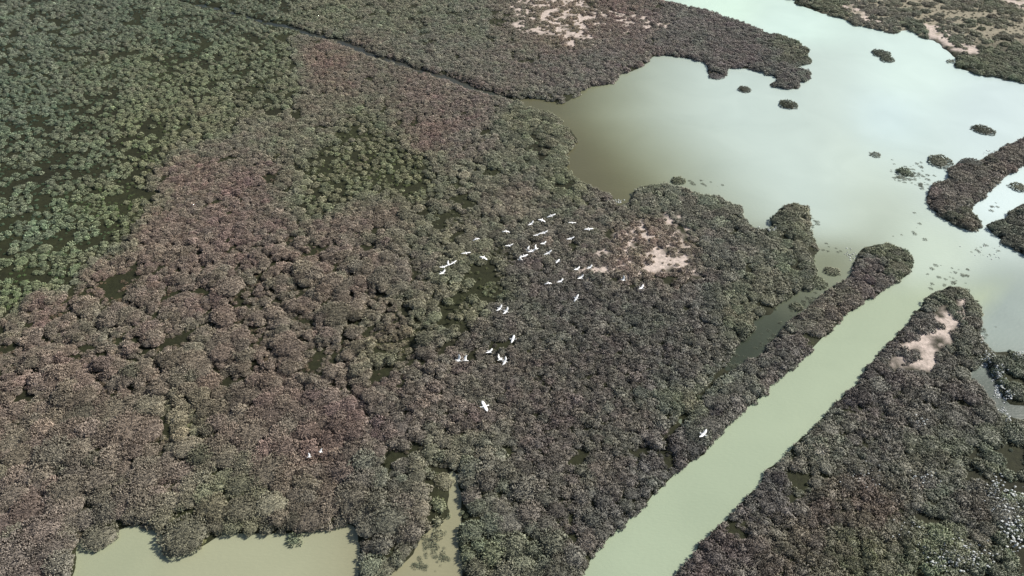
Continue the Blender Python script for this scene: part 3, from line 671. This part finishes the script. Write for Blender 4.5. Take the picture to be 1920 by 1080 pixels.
# ------------------------------------------------------------------ birds
def bird_mesh(d1, d2, sweep):
    """one body: long neck drawn back, tapering trunk, tail and two feathered wings; d1/d2 inner and outer wing angles"""
    bm = bmesh.new()
    ring = 10
    prof = [(.50, .012, .05), (.46, .035, .06), (.40, .045, .06), (.35, .035, .045), (.29, .045, .0), (.24, .07, -.01), (.12, .105, .0), (-.02, .115, 0), (-.16, .095, .01), (-.30, .06, .02), (-.40, .06, .025), (-.50, .05, .02)]
    rows = []
    for i, (y, r, z) in enumerate(prof):
        fl = .35 if i >= 10 else (.55 if i == 9 else 1)
        rows.append([bm.verts.new((r*(1.3 if i >= 10 else 1)*math.cos(2*math.pi*k/ring), y, z + r*fl*math.sin(2*math.pi*k/ring))) for k in range(ring)])
    for a, b in zip(rows[:-1], rows[1:]):
        for k in range(ring): bm.faces.new((a[k], a[(k+1) % ring], b[(k+1) % ring], b[k]))
    bm.faces.new(rows[0][::-1]); bm.faces.new(rows[-1])
    for s in (-1, 1):
        secs = []; x, z = .05, .03
        spans = [(0, .34, 0), (.10, .36, 0), (.22, .38, .02), (.36, .36, .03), (.50, .33, .0), (.62, .27, -.05), (.72, .17, -.10), (.79, .04, -.17)]
        last = 0
        for i, (sp, ch, off) in enumerate(spans):
            ang = d1 if sp <= .36 else d2
            x += (sp-last)*math.cos(ang); z += (sp-last)*math.sin(ang); last = sp
            le = .14 + off*sweep*1.6; th = .028*(1-sp/.9)+.004
            pts = [(le, 0), (le-.25*ch, th), (le-.7*ch, th*.5), (le-ch, -.004), (le-.6*ch, -th*.4), (le-.2*ch, -th*.5)]
            secs.append([bm.verts.new((s*x, py, z+pz)) for py, pz in pts])
        m = len(secs[0])
        for a, b in zip(secs[:-1], secs[1:]):
            for k in range(m):
                f = (a[k], a[(k+1) % m], b[(k+1) % m], b[k]); bm.faces.new(f if s < 0 else f[::-1])
        bm.faces.new(secs[-1] if s > 0 else secs[-1][::-1])
    bmesh.ops.recalc_face_normals(bm, faces=bm.faces)
    me = bpy.data.meshes.new('body'); bm.to_mesh(me); bm.free(); me.materials.append(M_FEATHER)
    me.polygons.foreach_set('use_smooth', np.ones(len(me.polygons), bool))
    return me
def tube_mesh(name, pts, mat, n=6):
    bm = bmesh.new(); rows = []
    for (p, r) in pts: rows.append([bm.verts.new((p[0]+r*math.cos(6.283*k/n), p[1], p[2]+r*math.sin(6.283*k/n))) for k in range(n)])
    for a, b in zip(rows[:-1], rows[1:]):
        for k in range(n): bm.faces.new((a[k], a[(k+1) % n], b[(k+1) % n], b[k]))
    bm.faces.new(rows[0][::-1]); bm.faces.new(rows[-1]); bmesh.ops.recalc_face_normals(bm, faces=bm.faces)
    me = bpy.data.meshes.new(name); bm.to_mesh(me); bm.free(); me.materials.append(mat); return me
BODY = {'glide': bird_mesh(R(10), R(-6), .6), 'up': bird_mesh(R(24), R(8), 1.0), 'high': bird_mesh(R(42), R(48), 1.2), 'down': bird_mesh(R(-4), R(-38), 1.0), 'level': bird_mesh(R(18), R(8), .8)}
BILL = tube_mesh('bill', [((0, .49, .048), .014), ((0, .56, .042), .011), ((0, .64, .034), .003)], M_BILL)
LEGM = [tube_mesh('leg', [((s*.03, -.38, .0), .013), ((s*.03, -.60, -.01), .011), ((s*.03, -.74, -.02), .012), ((s*.035, -.80, -.02), .02)], M_LEG) for s in (-1, 1)]
# pixel x, y, slope of the wings in the picture (degrees, up to the right), pose, height above ground, label
BIRDS = [
 (996,420,40,'up',12,'white bird at left end of the top row of three'),
 (1016,413,-8,'down',12,'white bird in the middle of the top row of three'),
 (1034,405,12,'glide',12,'topmost white bird of the flock'),
 (1073,418,4,'glide',12,'white bird flying alone right of the top row of three'),
 (1104,430,6,'glide',12,'white bird nearest the left side of sand patch, flying level above it'),
 (949,434,4,'down',11,'white bird flying level with spread wings over brown shrub, upper left of flock'),
 (1020,437,18,'level',12,'right one of two white birds just below the top row'),
 (1007,441,18,'level',12,'left one of two white birds just below the top row'),
 (894,448,22,'down',11,'white bird flying alone highest on the left side of flock'),
 (1070,448,14,'level',12,'white bird below the one flying alone right of top row'),
 (1019,457,34,'up',12,'white bird flying right above the tight cluster in mid flock'),
 (955,461,14,'level',11,'white bird left of the tight cluster in mid flock'),
 (990,469,84,'high',11,'thin upright white bird at left of the tight cluster'),
 (998,471,20,'level',11,'lower left bird of the touching pair in tight cluster'),
 (1005,467,-50,'high',11,'upper right bird of the touching pair in tight cluster'),
 (1028,475,26,'level',11,'white bird just right below the tight cluster'),
 (984,480,30,'glide',11,'white bird just left below the tight cluster'),
 (975,487,80,'high',11,'thin upright white bird lowest left of the tight cluster'),
 (874,475,12,'glide',11,'white bird level between highest left bird and the left chain'),
 (906,483,-18,'down',11,'white bird with drooping wings left of the tight cluster, above green gap'),
 (1046,490,58,'glide',11,'steeply banked white bird below right of tight cluster'),
 (832,501,24,'level',11,'lowest bird of the chain of three at far left of flock'),
 (841,497,-60,'high',11,'middle bird of the chain of three at far left of flock'),
 (850,493,34,'glide',11,'uppermost bird of the chain of three at far left of flock'),
 (830,512,48,'up',11,'leftmost white bird, just below the chain of three'),
 (1082,505,36,'up',11,'left bird of the pair flying by left tip of sand patch'),
 (1106,502,36,'up',11,'right bird of the pair flying by left tip of sand patch'),
 (1089,521,38,'up',10,'dimmer white bird below the pair by left tip of sand'),
 (1029,531,14,'down',11,'left bird of the side by side pair below mid flock'),
 (1051,528,36,'up',11,'right bird of the side by side pair below mid flock'),
 (1169,525,60,'high',10,'small white bird at lower edge of the sand patch'),
 (1203,540,46,'up',11,'rightmost white bird of the flock, below the sand patch'),
 (1081,559,52,'glide',12,'bird flying alone over dark scrub below the pair by sand'),
 (937,579,48,'up',12,'left bird of the pair beside the olive gap'),
 (949,584,52,'up',12,'right bird of the pair beside the olive gap'),
 (962,636,72,'glide',13,'long upright white bird alone above the lower birds'),
 (918,660,42,'up',13,'white bird with raised wing between the two lower pairs'),
 (860,676,60,'high',13,'left bird of the lower left pair'),
 (872,676,78,'high',13,'right bird of the lower left pair'),
 (937,674,-40,'high',12,'smaller left bird of the lower right pair'),
 (947,678,66,'up',13,'larger right bird of the lower right pair'),
 (908,762,-62,'glide',12,'largest white bird, alone lowest over the mauve scrub'),
 (580,857,-78,'high',3,'left of two thin white birds low over the left thicket'),
 (601,847,80,'high',3,'right of two thin white birds low over the left thicket'),
 (1319,815,38,'level',14,'white bird flying alone above the left canal bank'),
]
for (px, py, ang, pose, hz, lab) in BIRDS:
    X, Y = ground(px, py, hz); X = float(X); Y = float(Y)
    e = bpy.data.objects.new('white_bird', None); e.empty_display_size = .3; col.objects.link(e)
    th = math.atan2(math.sin(R(ang)), .72*math.cos(R(ang)))
    flip = math.pi if (abs(ang) < 75) else 0
    e.location = (X, Y, hz); e.rotation_euler = (R(random.uniform(-4, 10)), R(random.uniform(-14, 14)), th + flip)
    s = random.uniform(.70, .84)*(.7 if px in (580, 601) else 1)*(1.25 if py == 762 else 1); e.scale = (s, s, s)
    tag(e, lab, 'bird', 'white birds flying over the marsh')
    for me in (BODY[pose], BILL, LEGM[0], LEGM[1]):
        c = bpy.data.objects.new(me.name.split('.')[0], me); c.parent = e; col.objects.link(c)
